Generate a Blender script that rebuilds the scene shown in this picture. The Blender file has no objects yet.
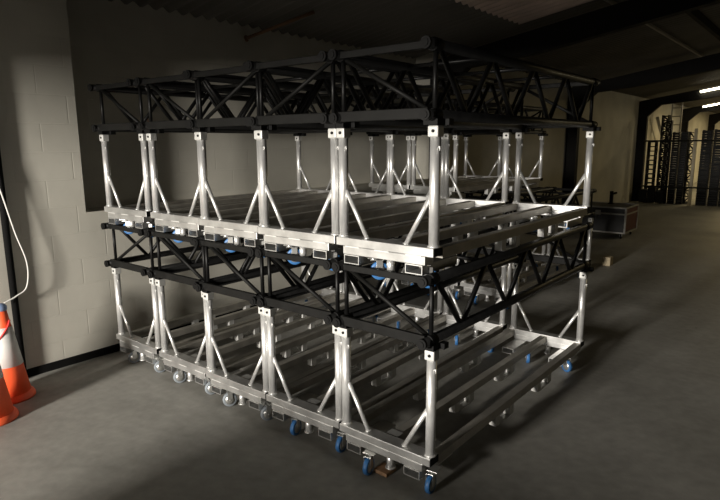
import bpy, bmesh, math, random
from mathutils import Vector, Matrix
random.seed(7)
C = bpy.context.scene.collection
D = bpy.data
PI = math.pi

# ------------------------------------------------------------------ materials
def mat(name, col, rough=.5, metal=0., noise=None, bump=0., spec=.5):
    m = D.materials.new(name); m.use_nodes = True
    nt = m.node_tree; b = nt.nodes['Principled BSDF']
    b.inputs['Base Color'].default_value = (*col, 1)
    b.inputs['Roughness'].default_value = rough
    b.inputs['Metallic'].default_value = metal
    b.inputs['Specular IOR Level'].default_value = spec
    if noise:
        sc, amt = noise
        tc = nt.nodes.new('ShaderNodeTexCoord')
        n = nt.nodes.new('ShaderNodeTexNoise'); n.inputs['Scale'].default_value = sc; n.inputs['Detail'].default_value = 6
        nt.links.new(tc.outputs['Object'], n.inputs['Vector'])
        r = nt.nodes.new('ShaderNodeMapRange'); r.inputs['From Min'].default_value = .3; r.inputs['From Max'].default_value = .7
        r.inputs['To Min'].default_value = 1 - amt; r.inputs['To Max'].default_value = 1 + amt
        nt.links.new(n.outputs['Fac'], r.inputs['Value'])
        mx = nt.nodes.new('ShaderNodeVectorMath'); mx.operation = 'SCALE'
        mx.inputs[0].default_value = col
        nt.links.new(r.outputs['Result'], mx.inputs['Scale'])
        nt.links.new(mx.outputs[0], b.inputs['Base Color'])
        rr = nt.nodes.new('ShaderNodeMapRange'); rr.inputs['To Min'].default_value = rough*.8; rr.inputs['To Max'].default_value = min(1, rough*1.2)
        nt.links.new(n.outputs['Fac'], rr.inputs['Value']); nt.links.new(rr.outputs['Result'], b.inputs['Roughness'])
        if bump:
            bp = nt.nodes.new('ShaderNodeBump'); bp.inputs['Strength'].default_value = bump; bp.inputs['Distance'].default_value = .01
            nt.links.new(n.outputs['Fac'], bp.inputs['Height']); nt.links.new(bp.outputs['Normal'], b.inputs['Normal'])
    return m

def emis(name, col, s):
    m = D.materials.new(name); m.use_nodes = True
    b = m.node_tree.nodes['Principled BSDF']
    b.inputs['Base Color'].default_value = (*col, 1)
    b.inputs['Emission Color'].default_value = (*col, 1); b.inputs['Emission Strength'].default_value = s
    return m

def block_wall(name, col, mortar_shift=.965):
    m = D.materials.new(name); m.use_nodes = True
    nt = m.node_tree; N = nt.nodes; K = nt.links; b = N['Principled BSDF']
    b.inputs['Roughness'].default_value = .75
    tc = N.new('ShaderNodeTexCoord'); sp = N.new('ShaderNodeSeparateXYZ'); cb = N.new('ShaderNodeCombineXYZ')
    K.new(tc.outputs['Object'], sp.inputs[0])
    ad = N.new('ShaderNodeMath'); ad.operation = 'ADD'
    K.new(sp.outputs['X'], ad.inputs[0]); K.new(sp.outputs['Y'], ad.inputs[1])
    K.new(ad.outputs[0], cb.inputs['X']); K.new(sp.outputs['Z'], cb.inputs['Y'])
    br = N.new('ShaderNodeTexBrick'); K.new(cb.outputs[0], br.inputs['Vector'])
    br.inputs['Scale'].default_value = 1; br.inputs['Brick Width'].default_value = .45; br.inputs['Row Height'].default_value = .225
    br.inputs['Mortar Size'].default_value = .006; br.inputs['Mortar Smooth'].default_value = .6
    br.inputs['Color1'].default_value = (1, 1, 1, 1); br.inputs['Color2'].default_value = (.95, .95, .95, 1)
    br.inputs['Mortar'].default_value = (mortar_shift,)*3 + (1,)
    n = N.new('ShaderNodeTexNoise'); n.inputs['Scale'].default_value = 1.7; n.inputs['Detail'].default_value = 8
    K.new(tc.outputs['Object'], n.inputs['Vector'])
    r = N.new('ShaderNodeMapRange'); r.inputs['From Min'].default_value = .3; r.inputs['From Max'].default_value = .7
    r.inputs['To Min'].default_value = .86; r.inputs['To Max'].default_value = 1.06
    K.new(n.outputs['Fac'], r.inputs['Value'])
    s = N.new('ShaderNodeVectorMath'); s.operation = 'SCALE'; K.new(br.outputs['Color'], s.inputs[0]); K.new(r.outputs['Result'], s.inputs['Scale'])
    mu = N.new('ShaderNodeVectorMath'); mu.operation = 'MULTIPLY'; mu.inputs[1].default_value = col
    K.new(s.outputs[0], mu.inputs[0]); K.new(mu.outputs[0], b.inputs['Base Color'])
    n2 = N.new('ShaderNodeTexNoise'); n2.inputs['Scale'].default_value = 30; n2.inputs['Detail'].default_value = 4
    K.new(tc.outputs['Object'], n2.inputs['Vector'])
    h = N.new('ShaderNodeMath'); h.operation = 'MULTIPLY_ADD'; h.inputs[1].default_value = .25
    K.new(n2.outputs['Fac'], h.inputs[0]); 
    inv = N.new('ShaderNodeMath'); inv.operation = 'SUBTRACT'; inv.inputs[0].default_value = 1; K.new(br.outputs['Fac'], inv.inputs[1])
    K.new(inv.outputs[0], h.inputs[2])
    bp = N.new('ShaderNodeBump'); bp.inputs['Strength'].default_value = .25; bp.inputs['Distance'].default_value = .006
    K.new(h.outputs[0], bp.inputs['Height']); K.new(bp.outputs['Normal'], b.inputs['Normal'])
    return m

def concrete(name):
    m = D.materials.new(name); m.use_nodes = True
    nt = m.node_tree; N = nt.nodes; K = nt.links; b = N['Principled BSDF']
    tc = N.new('ShaderNodeTexCoord')
    n1 = N.new('ShaderNodeTexNoise'); n1.inputs['Scale'].default_value = .9; n1.inputs['Detail'].default_value = 9; n1.inputs['Roughness'].default_value = .62
    n2 = N.new('ShaderNodeTexNoise'); n2.inputs['Scale'].default_value = 14; n2.inputs['Detail'].default_value = 8
    v = N.new('ShaderNodeTexVoronoi'); v.inputs['Scale'].default_value = 2.3
    for q in (n1, n2, v): K.new(tc.outputs['Object'], q.inputs['Vector'])
    mx = N.new('ShaderNodeMath'); mx.operation = 'MULTIPLY_ADD'; mx.inputs[1].default_value = .35
    K.new(n2.outputs['Fac'], mx.inputs[0]); K.new(n1.outputs['Fac'], mx.inputs[2])
    cr = N.new('ShaderNodeValToRGB'); cr.color_ramp.elements[0].position = .45; cr.color_ramp.elements[1].position = .9
    cr.color_ramp.elements[0].color = (.19, .187, .17, 1); cr.color_ramp.elements[1].color = (.38, .37, .34, 1)
    K.new(mx.outputs[0], cr.inputs[0])
    # small dark specks of dirt
    gt = N.new('ShaderNodeMapRange'); gt.inputs['From Min'].default_value = .012; gt.inputs['From Max'].default_value = .03
    gt.inputs['To Min'].default_value = .35; gt.inputs['To Max'].default_value = 1
    K.new(v.outputs['Distance'], gt.inputs['Value'])
    sc = N.new('ShaderNodeVectorMath'); sc.operation = 'SCALE'; K.new(cr.outputs[0], sc.inputs[0]); K.new(gt.outputs[0], sc.inputs['Scale'])
    K.new(sc.outputs[0], b.inputs['Base Color'])
    rr = N.new('ShaderNodeMapRange'); rr.inputs['To Min'].default_value = .42; rr.inputs['To Max'].default_value = .75
    K.new(n1.outputs['Fac'], rr.inputs['Value']); K.new(rr.outputs[0], b.inputs['Roughness'])
    b.inputs['Specular IOR Level'].default_value = .35
    bp = N.new('ShaderNodeBump'); bp.inputs['Strength'].default_value = .12; bp.inputs['Distance'].default_value = .01
    K.new(n2.outputs['Fac'], bp.inputs['Height']); K.new(bp.outputs['Normal'], b.inputs['Normal'])
    return m

ALU = mat('aluminium_tube', (.86, .86, .85), .36, .68, (22, .07))
ALUF = mat('aluminium_beam', (.66, .66, .65), .40, .86, (9, .16))
RAIL = mat('dull_rail', (.42, .40, .36), .42, .7, (8, .18))  # duller, faintly brown metal for the deck rails
CAST = mat('cast_head', (.66, .66, .64), .5, .3, (30, .08))
BRIGHT = mat('bright_edge', (.92, .92, .90), .35, .5)
BLK = mat('black_powder_coat', (.005, .005, .005), .45, 0, (20, .3), 0, .25)
BLKBAR = mat('black_flat_bar', (.0065, .0065, .006), .55, 0, (12, .25), 0, .2)
PLAST = mat('black_plastic', (.0045, .0045, .0045), .6, spec=.2)
BLUE = mat('blue_tyre', (.045, .17, .42), .45, 0, (40, .2))
GREYT = mat('grey_tyre', (.26, .29, .32), .5)
ZINC = mat('zinc_fork', (.62, .62, .60), .3, .8, (25, .1))
WOOD = mat('scuffed_wood', (.42, .25, .14), .7, 0, (18, .25))
PALEW = mat('pale_wood', (.45, .37, .24), .7, 0, (18, .2))
ORANGE = mat('orange_cone', (.95, .13, .04), .5, 0, (6, .12))
REFL = mat('white_sleeve', (.70, .70, .68), .5, 0, (9, .06))
CAPM = mat('blue_grey_cap', (.22, .30, .48), .3, .2)
TAPE = mat('red_tape', (.72, .06, .05), .5)
STEEL = mat('dark_steel', (.009, .008, .007), .7, 0, (5, .3), 0, .25)
PURL = mat('purlin_steel', (.015, .014, .012), .7, spec=.25)
SHEET = mat('roof_sheet', (.15, .14, .125), .6, 0, (1.5, .2))
ROOFL = mat('rooflight_sheet', (.85, .68, .60), .5, 0, (3, .15))
CONDM = mat('galvanised_conduit', (.42, .41, .38), .5, .3)
RUST = mat('brown_pipe', (.20, .11, .06), .6)
CABLE = mat('white_cable', (.75, .74, .70), .5)
CASEB = mat('case_black', (.015, .015, .016), .5, 0, (10, .2))
PALEP = mat('pale_paint', (.55, .50, .38), .6, 0, (9, .1))
CASER = mat('case_maroon', (.11, .03, .025), .5, 0, (10, .2))
SKIRT = mat('black_skirting', (.008, .008, .008), .9, spec=.1)
WALLM = block_wall('painted_blockwork', (.60, .58, .51))
WALLD = block_wall('darkened_blockwork', (.26, .25, .23), .85)  # for the unseen walls, darkened to cut bounced light
FLOORM = concrete('concrete_floor')
LIGHTM = emis('lit_tube', (1.0, .93, .70), 14)

# ------------------------------------------------------------------ mesh helpers
class MB:
    def __init__(s): s.bm = bmesh.new()
    def box(s, lo, hi, M=None):
        vs = [Vector((x, y, z)) for x in (lo[0], hi[0]) for y in (lo[1], hi[1]) for z in (lo[2], hi[2])]
        if M: vs = [M @ v for v in vs]
        b = [s.bm.verts.new(v) for v in vs]
        for f in ((0,1,3,2),(4,6,7,5),(0,4,5,1),(2,3,7,6),(0,2,6,4),(1,5,7,3)): s.bm.faces.new([b[i] for i in f])
        return s
    def tube(s, a, c, r, n=14, r2=None):
        a, c = Vector(a), Vector(c); d = (c-a).normalized()
        u = d.orthogonal().normalized(); w = d.cross(u); r2 = r if r2 is None else r2
        A = []; B = []
        for i in range(n):
            t = 2*PI*i/n; o = u*math.cos(t) + w*math.sin(t)
            A.append(s.bm.verts.new(a+o*r)); B.append(s.bm.verts.new(c+o*r2))
        for i in range(n):
            f = s.bm.faces.new((A[i], A[(i+1) % n], B[(i+1) % n], B[i])); f.smooth = True
        s.bm.faces.new(A[::-1]); s.bm.faces.new(B)
        return s
    def lathe(s, prof, c=(0,0,0), axis='Z', n=32):
        c = Vector(c); rings = []
        for (r, h) in prof:
            ring = []
            for i in range(n):
                t = 2*PI*i/n
                p = (r*math.cos(t), r*math.sin(t), h)
                if axis == 'X': p = (p[2], p[0], p[1])
                ring.append(s.bm.verts.new(c+Vector(p)))
            rings.append(ring)
        for k in range(len(rings)-1):
            for i in range(n):
                f = s.bm.faces.new((rings[k][i], rings[k][(i+1) % n], rings[k+1][(i+1) % n], rings[k+1][i])); f.smooth = True
        s.bm.faces.new(rings[0][::-1]); s.bm.faces.new(rings[-1])
        return s
    def rect_tube(s, lo, hi, t, axis='Y'):
        """hollow rectangular tube, open at both ends along the axis"""
        x0, y0, z0 = lo; x1, y1, z1 = hi
        if axis == 'Y':
            s.box((x0, y0, z0), (x1, y1, z0+t)); s.box((x0, y0, z1-t), (x1, y1, z1))
            s.box((x0, y0, z0+t), (x0+t, y1, z1-t)); s.box((x1-t, y0, z0+t), (x1, y1, z1-t))
        return s
    def done(s, name, m, parent=None, bevel=0., recalc=True):
        if recalc: bmesh.ops.recalc_face_normals(s.bm, faces=s.bm.faces[:])
        me = D.meshes.new(name); s.bm.to_mesh(me); s.bm.free()
        ms = m if isinstance(m, (list, tuple)) else [m]
        for q in ms: me.materials.append(q)
        o = D.objects.new(name, me); C.objects.link(o)
        if parent: o.parent = parent
        if bevel:
            b = o.modifiers.new('bevel', 'BEVEL'); b.width = bevel; b.segments = 2; b.limit_method = 'ANGLE'
        return o

def thing(name, label, cat, loc=(0,0,0), group=None, rz=0):
    o = D.objects.new(name, None); C.objects.link(o); o.location = loc; o.rotation_euler = (0, 0, rz)
    o.empty_display_size = .1
    tag(o, label, cat, group); return o
def tag(o, label, cat, group=None):
    o['label'] = label; o['category'] = cat
    if group: o['group'] = group
    return o
def struct(o): o['kind'] = 'structure'; return o
def copy_tree(o, parent=None, base=None):
    c = o.copy(); C.objects.link(c)
    if parent: c.parent = parent
    for ch in list(KIDS.get(o.name, [])) : copy_tree(ch, c)
    return c
def kids(root):
    KIDS[root.name] = [o for o in D.objects if o.parent == root]
    for k in KIDS[root.name]: kids(k)
KIDS = {}

# ------------------------------------------------------------------ dimensions of the stack (metres)
L = 2.295; HW = .2925                  # post spacing along and half across
H1, H2 = .222, .813                    # deck top, post head top
HL = 1.125                             # height of one layer
TZ = .8625; TH = .321; CR = .0265       # bottom chord height, truss depth, chord radius

# ------------------------------------------------------------------ the dolly
def make_dolly(upper):
    r = thing('truss_dolly', 'dolly', 'dolly')
    for sy in (-1, 1):
        y = sy*L/2
        eb = MB().box((-.316, y-.043, H1-.046), (.316, y+.043, H1)).done('end_beam', ALUF, r, .003)
        for sx in (-1, 1):
            MB().box((sx*.3165-.003, y-.040, H1-.043), (sx*.3165+.003, y+.040, H1-.003)).done('end_cap', PLAST, eb)
        lb = MB().box((-.268, y-.041, H1-.092), (.268, y+.041, H1-.046)).done('lower_beam', ALUF, r, .003)
        for x in (-.2, 0, .2): MB().box((x-.048, y-.0445, H1-.050), (x+.048, y+.0445, H1-.045)).done('joint_strip', BRIGHT, lb)  # thin pale strips along the joint of the two beams
        for sx in (-1, 1):
            x = sx*.204; y0, y1 = (y-.046, y+.30) if sy < 0 else (y-.30, y+.046)
            MB().rect_tube((x-.052, y0, H1-.142), (x+.052, y1, H1-.0925), .005).done('forklift_pocket', ALUF, r)
        # centre stub leg with its foot
        st = MB().tube((.03, y-.0, H1-.092), (.03, y-.0, H1-.165), .021)
        st.tube((.03, y, H1-.165), (.03, y, H1-.172), .03)
        st.done('stub_leg', ALU, r)
    for x in (-HW, 0, HW):
        rl = MB().box((x-.027, -L/2+.043, H1-.062), (x+.027, L/2-.043, H1-.008)).done('deck_rail', RAIL, r, .003)
        for yc in (-.29, .36):
            b = MB()
            for dy in (-.1, .1):
                b.box((x-.023, yc+dy-.028, H1-.128), (x+.023, yc+dy+.028, H1-.060))
            b.box((x-.023, yc-.1, H1-.133), (x+.023, yc+.1, H1-.127))
            b.done('fork_bracket', CAST, rl)
    MB().box((-.04, -L/2+.05, H1-.0075), (.04, -L/2+.11, H1-.0035)).done('data_plate', ALUF, r)
    # corner posts with cast heads
    for sx in (-1, 1):
        for sy in (-1, 1):
            x, y = sx*HW, sy*L/2
            p = MB().tube((x, y, H1), (x, y, H2-.050), .0265, 24).tube((x, y, H1), (x, y, H1+.007), .032, 24).done('post', ALU, r)
            hd = MB().box((x-.029, y-.029, H2-.054), (x+.029, y+.029, H2)).done('post_head', CAST, p, .006)
            bt = MB().tube((x+.004, y-.035, H2-.025), (x+.004, y+.035, H2-.025), .008, 10)
            bt.done('bolt', BLK, p)
            MB().tube((x+.022, y-.010, H2-.10), (x+.036, y-.016, H2-.10), .004, 8).tube((x+.034, y-.015, H2-.096), (x+.034, y-.015, H2-.118), .003, 8).done('locking_pin', BRIGHT, p)
            MB().tube((x-sx*.02, y, H1+.255), (x-sx*.165, y, H1), .0128, 14).tube((x-sx*.165, y, H1), (x-sx*.164, y, H1+.004), .019, 14).done('brace', ALU, r)
    # swivel casters: a tyre on a hub in a zinc fork, each turned its own way
    if upper: spots = ((-.085, -L/2+.005, PI-.9), (.225, -L/2+.012, PI-.9), (.2, L/2-.17, .6), (-.08, L/2-.17, .9))
    else: spots = ((-.08, -L/2+.015, .2), (.290, -L/2+.035, .15), (.238, L/2-.17, 1.1), (-.08, L/2-.17, .5))
    for (x, y, a) in spots:
        c = MB()
        c.box((-.035, -.035, H1-.100), (.035, .035, H1-.094)).tube((0, 0, H1-.100), (0, 0, H1-.114), .022)
        c.box((-.022, -.045, H1-.114), (.022, .020, H1-.109))
        for s in (-1, 1): c.box((s*.0205-.0015, -.047, .045), (s*.0205+.0015, -.012, H1-.110))
        co = c.done('caster', ZINC, r, .001)
        co.location = (x, y, 0); co.rotation_euler = (0, 0, a)
        ty = MB().lathe([(.034, -.013), (.047, -.014), (.051, -.009), (.051, .009), (.047, .014), (.034, .013)], (0, -.03, .051), 'X').done('tyre', BLUE, co)
        MB().lathe([(.010, -.017), (.0345, -.0145), (.0345, .0145), (.010, .017)], (0, -.03, .051), 'X').tube((-.024, -.03, .051), (.024, -.03, .051), .007, 10).done('hub', ZINC, co)
    return r

def make_truss(flip):
    r = thing('box_truss', 'truss', 'truss')
    e = .092
    zc = (CR, CR+TH)                      # chord heights above the underside
    for z in zc:
        for sx in (-1, 1):
            x = sx*HW*.975
            c = MB().tube((x, -L/2-e, z), (x, L/2+e, z), CR, 18)
            c.done('chord', BLK, r)
            for sy in (-1, 1):
                f = MB().tube((x, sy*(L/2+e-.016), z), (x, sy*(L/2+e+.001), z), CR+.0015, 18)
                f.tube((x, sy*(L/2+e), z), (x, sy*(L/2+e+.006), z), CR-.009, 14)
                f.done('chord_end', PLAST, r)
        for sy in (-1, 1):
            yb = sy*(L/2+.045); MB().box((-HW+.012, yb-.012, z-.020 if z > .1 else z-.020), (HW-.012, yb+.012, z+.016 if z > .1 else z+.034)).done('end_bar', BLKBAR, r, .004)
    for sx in (-1, 1):
        x = sx*HW*.975
        for sy in (-1, 1):
            MB().tube((x, sy*L/2, zc[0]), (x, sy*L/2, zc[1]), .0125, 12).done('upright', BLK, r)
        m = MB(); n = 4; y0, y1 = -L/2+.03, L/2-.03
        pts = []
        for k in range(2*n+1):
            pts.append((x, y0+(y1-y0)*k/(2*n), zc[1] if k % 2 == 0 else zc[0]))
        for k in range(2*n): m.tube(pts[k], pts[k+1], .015, 10)
        m.done('side_lacing', BLK, r)
    for sy in (-1, 1):
        s = flip
        MB().tube((s*(HW-.03), sy*L/2, zc[0]+.02), (-s*(HW-.03), sy*L/2, zc[1]-.02), .0125, 10).done('end_diagonal', BLKBAR, r)
    for k in (-.25, 0, .25): MB().tube((-HW*.975, k*L, zc[1]), (HW*.975, k*L, zc[1]), .012, 10).done('cross_tube', BLK, r)
    # coupler clamps over the four post heads
    for sx in (-1, 1):
        for sy in (-1, 1):
            x, y = sx*HW, sy*L/2
            c = MB().box((x-.028, y-.032, -.022), (x+.028, y+.032, .010))
            c.box((x-.060, y-.020, -.020), (x-.026, y-.005, .014)).box((x+.020, y+.030, -.022), (x+.055, y+.075, .010)).box((x-.02, y+.02, -.02), (x+.03, y+.05, .004))
            c.done('clamp', PLAST, r, .002)
            for z in zc:
                MB().tube((x*.975, y-.03, z), (x*.975, y+.03, z), CR+.005, 16).box((x-.02, y-.05, z-.014), (x+.02, y-.02, z+.014)).done('coupler', PLAST, r, .002)
    return r

ordn = ['rightmost, at the near corner of the stack', 'second from the right', 'third from the right, in the middle', 'fourth from the right', 'leftmost, hard against the white wall']
centres_l = [-.2925, -.942, -1.590, -2.232, -2.915]
centres_u = [-.2950, -.945, -1.578, -2.210, -2.912]
flips_u = [1, -1, -1, 1, 1]
flips_l = [1, 1, 1, 1, -1]
dl = make_dolly(False); du = make_dolly(True)
bpy.context.view_layer.update()
t1 = make_truss(1); t2 = make_truss(-1)
for q in (dl, du, t1, t2): kids(q)
used = set()
def place(proto, loc, rz, label, cat, group):
    if proto.name in used: o = copy_tree(proto)
    else: o = proto; used.add(proto.name)
    o.location = loc; o.rotation_euler = (0, 0, rz); tag(o, label, cat, group); return o
for i in range(5):
    wl = [0, .022, .027, .026, .013][i]; wu = [.008, .031, .035, .035, .026][i]
    yl = [0, .004, -.006, .005, 0][i]; yu = [0, -.006, .004, .008, -.004][i]
    place(dl, (centres_l[i]-math.sin(wl)*L/2, L/2+yl, 0), wl, 'silver dolly on the floor, bottom layer, ' + ordn[i], 'dolly', 'dollies of the bottom layer')
    place(t1 if flips_l[i] > 0 else t2, (centres_l[i]-math.sin(wl)*L/2, L/2+yl, TZ-CR), wl, 'black truss on bottom-layer posts, ' + ordn[i], 'truss', 'black trusses of the bottom layer')
    place(du, (centres_u[i]-math.sin(wu)*L/2, L/2+yu, HL), wu, 'silver dolly on the lower trusses, ' + ordn[i], 'dolly', 'dollies of the upper layer')
    place(t1 if flips_u[i] > 0 else t2, (centres_u[i]-math.sin(wu)*L/2, L/2+yu, HL+TZ-CR), wu, 'black truss of the top layer, ' + ordn[i], 'truss', 'black trusses of the upper layer')
# three of the bottom dollies roll on worn grey tyres, turned towards the open floor
for o in [q for q in D.objects if q.parent is None and q.get('group') == 'dollies of the bottom layer']:
    i = min(range(5), key=lambda j: abs(centres_l[j]-o.location.x))
    cs = [q for q in D.objects if q.parent == o and q.name.startswith('caster')]
    if i == 0:
        for c in cs:
            if c.location.y < 0 and c.location.x < .1: c.location.y -= .055
    if i < 2: continue
    for c in cs:
        if c.location.y > 0: continue
        c.rotation_euler.z = -.75+.12*i if c.location.x < .1 else -.3
        for ty in [q for q in D.objects if q.parent == c and q.name.startswith('tyre')]:
            ty.data = ty.data.copy(); ty.data.materials[0] = GREYT
            ty['label'] = 'grey tyre'
# the second stack, farther back against the wall
def back(proto, x, y, z, rz, *lab):
    place(proto, (x-math.sin(rz)*L/2, y+math.cos(rz)*L/2, z), rz, *lab)
for i, (x, w) in enumerate(((-1.49, 'right-hand'), (-2.14, 'middle'), (-2.79, 'left-hand'))):
    back(dl, x, 3.50, 0, -.055, 'silver dolly under the second stack behind the near one, %s of three' % w, 'dolly', 'dollies of the second stack')
    back(t1, x, 3.50, TZ-CR, -.055, 'black truss low in the second stack behind, %s of three' % w, 'truss', 'trusses of the second stack')
for i, (x, w) in enumerate(((-2.165, 'right-hand'), (-2.81, 'left-hand'))):
    back(du, x, 3.42, HL, -.03, 'silver dolly high in the second stack behind, %s of two' % w, 'dolly', 'upper dollies of the second stack')
    back(t2, x, 3.42, HL+TZ-CR, -.03, 'black truss topping the second stack behind, %s of two' % w, 'truss', 'upper trusses of the second stack')

# ------------------------------------------------------------------ the building
WX = -3.40
EZ = 3.20; SL = .165; RX = 6.0                     # eave height, roof slope, ridge
def rz_(x): return EZ + SL*(x-WX) if x < RX else EZ + SL*(RX-WX) - SL*(x-RX)
Y0, Y1, XR = -4.6, 44., 15.4
struct(MB().box((WX-.5, Y0-.4, -.1), (XR+.3, Y1+.3, 0)).done('floor', FLOORM))
w = MB()
w.box((WX-.50, Y0, 0), (WX, 5.3, 1.29))            # lower, thicker part up to the ledge
w.box((WX-.52, Y0, 1.29), (WX-.32, 5.3, 3.22))     # recessed upper part
w.box((WX-.32, Y0, 1.29), (WX, -.13, 3.22))      # pilaster
w.box((WX-.50, 5.3, 0), (WX, Y1, 3.22))
struct(w.done('wall_left', WALLM))
struct(MB().box((WX-.3, Y1, 0), (XR+.3, Y1+.3, 5)).done('wall_far', WALLM))
struct(MB().box((XR, Y0, 0), (XR+.3, Y1, 3.4)).done('wall_right', WALLD))
w = MB()
DX0, DX1, DZ = -3.2, 1.3, 2.15                       # unseen doorway behind the camera, added and sized to shape the daylight
w.box((WX-.3, Y0-.3, 0), (DX0, Y0, 5)); w.box((DX1, Y0-.3, 0), (XR+.3, Y0, 5)); w.box((DX0, Y0-.3, DZ), (DX1, Y0, 5))
struct(w.done('wall_near', WALLD))
# corrugated roof
def roof(name, xs, ya, yb, m, dz=0., amp=.022, per=.15, k=6):
    bm = bmesh.new(); n = int((yb-ya)/per*k); rows = []
    for x in xs:
        rows.append([bm.verts.new((x, ya+(yb-ya)*j/n, rz_(x)+dz+amp*math.sin(2*PI*(ya+(yb-ya)*j/n)/per))) for j in range(n+1)])
    for a in range(len(xs)-1):
        for j in range(n):
            f = bm.faces.new((rows[a][j], rows[a][j+1], rows[a+1][j+1], rows[a+1][j])); f.smooth = True
    me = D.meshes.new(name); bm.to_mesh(me); bm.free(); me.materials.append(m)
    o = D.objects.new(name, me); C.objects.link(o)
    s = o.modifiers.new('s', 'SOLIDIFY'); s.thickness = .004; s.offset = 1
    return o
struct(roof('ceiling', (WX-.55, -1, RX, 11, XR+.3), Y0, Y1, SHEET))
tag(roof('rooflight', (-2.0, -.6), 2.2, 5.2, ROOFL, dz=-.012), 'pale translucent corrugated roof panel, top centre', 'rooflight')
# portal frames: column, haunch and rafter
for k, y in enumerate((5.3, 11.05, 17.05, 23.15, 29.25, 35.35)):
    m = MB(); c0, c1 = WX+.002, WX+.26
    for (a, b) in ((c0, c0+.015), (c1-.015, c1)): m.box((a, y-.08, 0), (b, y+.08, 3.05))
    m.box((c0, y-.006, 0), (c1, y+.006, 3.05))
    def pr(pts, y0, y1):
        A = [m.bm.verts.new((p[0], y0, p[1])) for p in pts]; B = [m.bm.verts.new((p[0], y1, p[1])) for p in pts]
        m.bm.faces.new(A); m.bm.faces.new(B[::-1])
        for i in range(len(pts)): m.bm.faces.new((A[i], B[i], B[(i+1) % len(pts)], A[(i+1) % len(pts)]))
    d = .30
    def zt(x): return rz_(x)-.15
    pr([(c0, 2.55), (c1, 2.60), (c1+.35, 2.92), (c1+1.3, zt(c1+1.3)-d), (c1+1.3, zt(c1+1.3)), (c0, zt(c0))], y-.075, y+.075)
    pr([(c1+1.3, zt(c1+1.3)-d), (RX, zt(RX)-d), (RX, zt(RX)), (c1+1.3, zt(c1+1.3))], y-.075, y+.075)
    pr([(RX, zt(RX)-d), (XR-.02, zt(XR)-d), (XR-.02, zt(XR)), (RX, zt(RX))], y-.075, y+.075)
    o = m.done('trim_%d' % (k+1), STEEL); struct(o)
k = 7
for x in (-.3, 1.1, 2.5, 4., 5.4):
    m = MB(); m.box((x-.03, Y0, rz_(x)-.145), (x+.03, Y1, rz_(x)-.03))
    struct(m.done('trim_%d' % k, PURL)); k += 1
struct(MB().box((WX, Y0, 0), (WX+.018, 5.2, .065)).done('baseboard_left', SKIRT))
tag(MB().box((-.88, 3.2, 3.515), (-.84, 20, 3.55)).done('cable_conduit', CONDM), 'long pale conduit running under the dark roof, upper right', 'conduit')
tag(MB().box((-.90, 11.6, 3.30), (-.78, 11.72, 3.515)).done('junction_box', CONDM), 'small pale box hanging from the roof conduit, upper right', 'box')
# black vertical pipe beside the pilaster
tag(MB().tube((WX+.028, -.765, 0), (WX+.028, -.765, 3.15), .026, 14).done('wall_pipe', SKIRT), 'black vertical pipe running up the white wall at far left', 'pipe')
def curve(name, pts, r, m):
    P = [Vector(q) for q in pts]; P = [2*P[0]-P[1]]+P+[2*P[-1]-P[-2]]; Q = []
    for i in range(1, len(P)-2):
        for k in range(8):
            t = k/8; a, b, c, d = P[i-1:i+3]
            Q.append(.5*((2*b)+(c-a)*t+(2*a-5*b+4*c-d)*t*t+(3*b-a-3*c+d)*t**3))
    Q.append(P[-2]); bm = bmesh.new(); rings = []
    for i, q in enumerate(Q):
        d = (Q[min(i+1, len(Q)-1)]-Q[max(i-1, 0)]).normalized(); u = d.cross(Vector((1, .01, 0))).normalized(); w = d.cross(u)
        rings.append([bm.verts.new(q+u*r*math.cos(j*PI/4)+w*r*math.sin(j*PI/4)) for j in range(8)])
    for A, B in zip(rings, rings[1:]):
        for j in range(8): bm.faces.new((A[j], A[(j+1) % 8], B[(j+1) % 8], B[j])).smooth = True
    bm.faces.new(rings[0][::-1]); bm.faces.new(rings[-1])
    me = D.meshes.new(name); bm.to_mesh(me); bm.free(); me.materials.append(m)
    o = D.objects.new(name, me); C.objects.link(o); return o
tag(curve('hanging_cable', [(-3.33, -.84, 1.75), (-3.33, -.78, 1.5), (-3.33, -.72, 1.2), (-3.33, -.66, .95), (-3.33, -.68, .76), (-3.33, -.76, .70), (-3.33, -.86, .66)], .006, CABLE), 'thin white cable hanging in a loop on the wall above the cones', 'cable')
tag(MB().tube((WX-.32, 1.95, 3.00), (WX+.45, 2.25, 3.22), .018, 12).tube((WX-.318, 1.95, 3.00), (WX-.30, 1.96, 3.005), .035, 12).done('roof_stay', RUST), 'rusty brown rod from the wall up to the corrugated roof, top left', 'rod')
# ------------------------------------------------------------------ cones
def cone(loc, label, h, capped):
    t = thing('traffic_cone', label, 'traffic cone', loc, 'orange traffic cones by the wall')
    rb, rt = .135, .03
    def R(z): return rb+(rt-rb)*(z-.03)/(h-.03)
    z1, z2 = (.26, .55) if capped else (.30, .52)
    body = MB().lathe([(R(.03), .03), (R(z1), z1), (R(z2), z2), (R(h), h), (R(h)-.01, h)]).done('cone_body', ORANGE, t)
    MB().lathe([(.160, 0), (.160, .012), (.152, .03), (.136, .045), (.12, .05)]).done('base', ORANGE, t)
    MB().lathe([(R(z1)+.003, z1), (R(z2)+.003, z2)]).done('reflective_sleeve', REFL, t)
    if capped: MB().lathe([(.034, h-.03), (.040, h-.02), (.040, h+.005), (.025, h+.022), (.006, h+.025)]).done('cap', CAPM, t)
    return t
c2 = cone((-3.09, -.955, 0), 'orange and white cone with a blue-grey cap, behind the other cone', .70, True)
c1 = cone((-2.80, -1.18, 0), 'plain lower part of the orange cone in front, cut by the left edge', .72, False)
tag(curve('barrier_tape', [(-3.09+(.143-.148*z)*math.cos(a), -.955+(.143-.148*z)*math.sin(a), z) for a, z in ((-2.2, .38), (-1.6, .42), (-1.0, .46), (-.4, .51), (.2, .56), (.7, .60))], .007, TAPE), 'short red strip of tape wrapped round the capped cone', 'tape')
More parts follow.
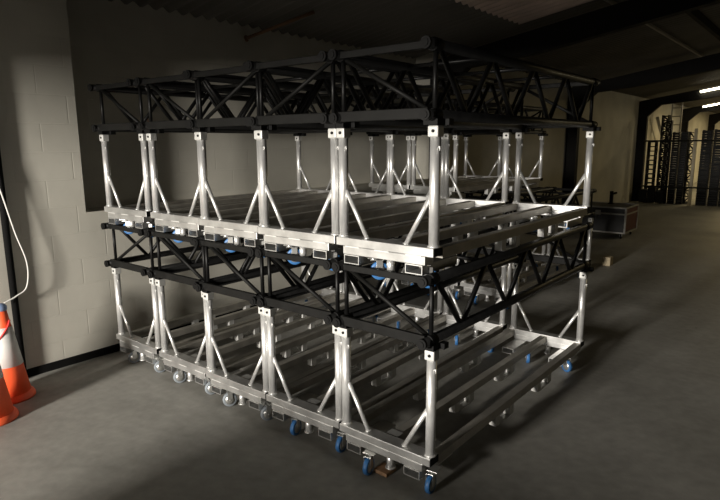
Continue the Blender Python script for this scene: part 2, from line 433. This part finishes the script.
# ------------------------------------------------------------------ loose things
tag(MB().box((-.355, -.035, 0), (-.265, .06, .022)).done('wooden_block', WOOD, bevel=.003), 'small reddish wooden block on the floor under the nearest dolly front', 'block')
tag(MB().box((-1.10, 6.55, 0), (-.99, 6.70, .13)).done('timber_offcut', PALEW, bevel=.004), 'pale timber offcut on the floor before the flight case', 'timber')
# flight case
def flight_case(loc, label, w_, d_, z0, z1, panel):
    fc = thing('flight_case', label, 'flight case', loc)
    MB().box((-w_, -d_, z0), (w_-.004, d_, z1)).done('case_body', CASEB, fc, .004)
    MB().box((w_-.004, -d_+.03, z0+.03), (w_+.002, d_-.03, z1-.03)).done('end_panel', panel, fc)
    m = MB()
    for z in (z0, z1, z1-.12):
        for sy in (-1, 1): m.box((-w_-.006, sy*d_-.014, z-.014), (w_+.006, sy*d_+.014, z+.014))
        for sx in (-1, 1): m.box((sx*w_-.014, -d_, z-.014), (sx*w_+.014, d_, z+.014))
    for sx in (-1, 1):
        for sy in (-1, 1): m.box((sx*w_-.016, sy*d_-.016, z0), (sx*w_+.016, sy*d_+.016, z1))
    m.done('edge_trim', CONDM, fc, .002)
    for x in (-.05,): MB().box((x-.05, -d_-.02, z1-.15), (x+.05, -d_-.002, z1-.06)).done('latch', CONDM, fc, .003)
    for sx in (-1, 1):
        for sy in (-1, 1):
            c = MB().box((sx*(w_-.08)-.035, sy*(d_-.08)-.035, z0-.02), (sx*(w_-.08)+.035, sy*(d_-.08)+.035, z0-.012)).box((sx*(w_-.08)-.022, sy*(d_-.08)-.02, .05), (sx*(w_-.08)-.018, sy*(d_-.08)+.02, z0-.018)).box((sx*(w_-.08)+.018, sy*(d_-.08)-.02, .05), (sx*(w_-.08)+.022, sy*(d_-.08)+.02, z0-.018)).done('caster', ZINC, fc)
            MB().lathe([(.02, -.014), (.05, -.012), (.05, .012), (.02, .014)], (sx*(w_-.08), sy*(d_-.08), .05), 'X', 20).done('wheel', PLAST, c)
z1 = .60
flight_case((-1.97, 9.62, 0), 'black and maroon wheeled flight case with silver edges on the floor', .46, .42, .12, z1, CASER)
flight_case((-.30, -3.45, 0), 'unseen wide black flight case, added to shade the floor', 1.0, .38, .12, .80, CASEB)  # out of view, added to throw shade on the floor before the stack
st = thing('lamp_clamp', 'small black clamp standing on the flight case lid', 'clamp', (-1.95, 9.75, z1+.0145))
MB().box((-.05, -.05, 0), (.05, .05, .02)).box((-.03, -.03, .02), (.03, .03, .26)).done('clamp_body', PLAST, st, .004)
MB().tube((.0, 0, .2), (.10, 0, .23), .02, 12).done('clamp_screw', PLAST, st)

# ------------------------------------------------------------------ tall trusses and racks standing at the back right
def tower(x, y, w, h, label, pitch=.16, diag=False, name='truss_tower', r=.018, dense=False):
    t = thing(name, label, 'truss tower', (x, y, 0), 'black towers at the back of the warehouse')
    s = w/2
    for sx in (-1, 1):
        for sy in (-1, 1): MB().tube((sx*s, sy*s, .02), (sx*s, sy*s, h), r, 10).done('upright', BLK, t)
    m = MB(); n = int(h/pitch)
    for k in range(n+1):
        z = .05+(h-.08)*k/n; z2 = .05+(h-.08)*(k+1)/n
        for sy in (-1, 1):
            m.tube((-s, sy*s, z), (s, sy*s, z), r*.65, 8)
            if diag and k < n: m.tube((-s*(-1)**k, sy*s, z), (s*(-1)**k, sy*s, z2), r*.6, 8)
        for sx in (-1, 1):
            m.tube((sx*s, -s, z), (sx*s, s, z), r*.65, 8)
            if diag and k < n: m.tube((sx*s, -s*(-1)**k, z), (sx*s, s*(-1)**k, z2), r*.6, 8)
    m.tube((-s, -s, .05), (-s, -s, h-.03), r*.6, 6)
    m.done('rungs', BLK, t)
    MB().box((-s-.02, -s-.02, 0), (s+.02, s+.02, .02)).done('base_plate', BLK, t)
    if dense:
        p = MB(); n = int(h/.07)
        for k in range(n):
            z = .03+(h-.05)*k/n; p.box((-s-.02, -s-.02, z), (s+.02, s+.02, z+.058))
        p.done('stacked_plates', BLK, t, .004)
    return t
tower(-2.90, 16.9, .20, 1.86, 'short open ladder-like black truss standing beside the far steel column', pitch=.14, r=.024)
tower(-2.66, 17.2, .16, 2.62, 'tallest black lattice truss standing in the far back row', pitch=.13, diag=True, r=.024)
tower(-2.47, 16.8, .12, 2.45, 'tall narrow black truss directly right of the tallest one', pitch=.12, diag=True, r=.024)
tower(-2.27, 16.9, .15, 2.12, 'dark dense stack of plates, left one of the thin pair at the back', dense=True, name='plate_stack')
tower(-2.05, 16.9, .13, 2.12, 'dark dense stack of plates, right one of the thin pair at the back', dense=True, name='plate_stack')
tower(-1.89, 17.1, .14, 2.12, 'black truss with crossed lacing just left of the pale post', diag=True, pitch=.17)
tower(-1.47, 16.9, .22, 2.16, 'broad dark stack just right of the pale post at the back', dense=True, name='plate_stack')
tower(-1.18, 16.9, .20, 2.18, 'broad dark stack at the right edge of the photo', dense=True, name='plate_stack')
tower(-.90, 16.9, .22, 2.18, 'broad dark stack farthest right, partly outside the photo', dense=True, name='plate_stack')
tag(MB().box((-1.74, 16.43, 0), (-1.66, 16.51, 2.2)).done('pale_post', PALEP, bevel=.005), 'pale upright post between the dark stacks at the back right', 'post')
for k, (x, h) in enumerate(((-2.98, .42), (-2.74, .50), (-2.52, .38))):
    cr = thing('equipment_crate', ['black crate at the foot of the short open truss', 'taller black crate in the middle of three under the tall trusses', 'black crate at the right end of three under the tall trusses'][k], 'crate', (x, 16.62, 0), 'crates by the back row')
    MB().box((-.10, -.12, .03), (.10, .12, h)).done('crate_body', BLK, cr, .01)
    MB().box((-.104, -.124, h-.07), (.104, .124, h-.05)).done('lid_trim', STEEL, cr)
for z, lb in ((1.86, 'upper'), (.53, 'lower')):
    tag(MB().tube((-3.05, 16.42, z), (2.0, 16.42, z), .022, 10).done('barrier_rail', PURL), '%s horizontal rail in front of the black towers' % lb, 'rail', 'rails across the back row')
tag(MB().tube((-3.2, 18.5, 2.6), (-3.2, 20.6, 1.2), .05, 10).done('wind_brace', CONDM), 'grey diagonal steel brace on the far lit wall', 'brace')
m = MB()
for dx in (-.14, .14): m.box((-2.75+dx-.02, 19.0, 0), (-2.75+dx+.02, 19.05, 3.1))
for k in range(11): m.box((-2.89, 19.01, .2+k*.27), (-2.61, 19.04, .23+k*.27))
tag(m.done('ladder', CONDM), 'tall pale ladder rising behind the black towers', 'ladder')

# ------------------------------------------------------------------ lamps
def batten(x, y, z, ln, label):
    t = thing('batten_light', label, 'ceiling light', (x, y, z), 'fluorescent ceiling lights')
    a = math.atan(SL)
    M = Matrix.Rotation(-a, 4, 'Y')
    MB().box((-ln/2, -.06, .02), (ln/2, .06, .07), M).done('housing', CONDM, t)
    MB().tube(M @ Vector((-ln/2+.02, 0, 0)), M @ Vector((ln/2-.02, 0, 0)), .034, 12).done('lamp_tube', LIGHTM, t)
    MB().box((-.01, -.01, .06), (.01, .01, .17), M).done('bracket', CONDM, t)
batten(-1.05, 16.9, 3.36, 1.5, 'nearer lit white tube light under the far roof, right edge')
batten(-1.85, 22.4, 3.21, 1.5, 'farther lit white tube light seen below the nearer one')
def area(name, loc, rot, sx, sy, e, col):
    l = D.lights.new(name, 'AREA'); l.shape = 'RECTANGLE'; l.size = sx; l.size_y = sy; l.energy = e; l.color = col
    o = D.objects.new(name, l); C.objects.link(o); o.location = loc; o.rotation_euler = rot; return o
area('door_daylight', (-.95, -9.6, 2.15), (PI/2-.12, 0, 0), 1.0, 1.0, 1900, (1, .94, .85))
for i, (x, y, e) in enumerate(((-.5, 20.2, 105), (-.5, 26.5, 130), (-.5, 32.5, 100), (4.2, 12.5, 80))):
    area('bay_lamp_%d' % i, (x, y, rz_(x)-.5), (0, 0, 0), 1.5, .2, e, (1, .78, .40))

w = D.worlds.new('world'); bpy.context.scene.world = w; w.use_nodes = True
w.node_tree.nodes['Background'].inputs[0].default_value = (1, .93, .8, 1)
w.node_tree.nodes['Background'].inputs[1].default_value = .012

# ------------------------------------------------------------------ camera
f, pi_, ro, ya = 573.22, .18489, -.006273, -.69111
cp = Vector((1.5021, -2.3917, 1.85916))
fw = Vector((math.sin(ya)*math.cos(pi_), math.cos(ya)*math.cos(pi_), -math.sin(pi_)))
r = Vector((math.cos(ya), -math.sin(ya), 0)); u = r.cross(fw)
r2 = r*math.cos(ro)+u*math.sin(ro); u2 = -r*math.sin(ro)+u*math.cos(ro)
cam = D.cameras.new('camera'); co = D.objects.new('camera', cam); C.objects.link(co)
cam.sensor_width = 36; cam.lens = f/720*36; cam.clip_start = .05; cam.clip_end = 200
M = Matrix((r2, u2, -fw)).transposed().to_4x4(); M.translation = cp
co.matrix_world = M
S = bpy.context.scene; S.camera = co
S.view_settings.view_transform = 'Standard'; S.view_settings.look = 'None'
S.view_settings.gamma = 1; S.view_settings.use_curve_mapping = False
S.view_settings.exposure = -.12
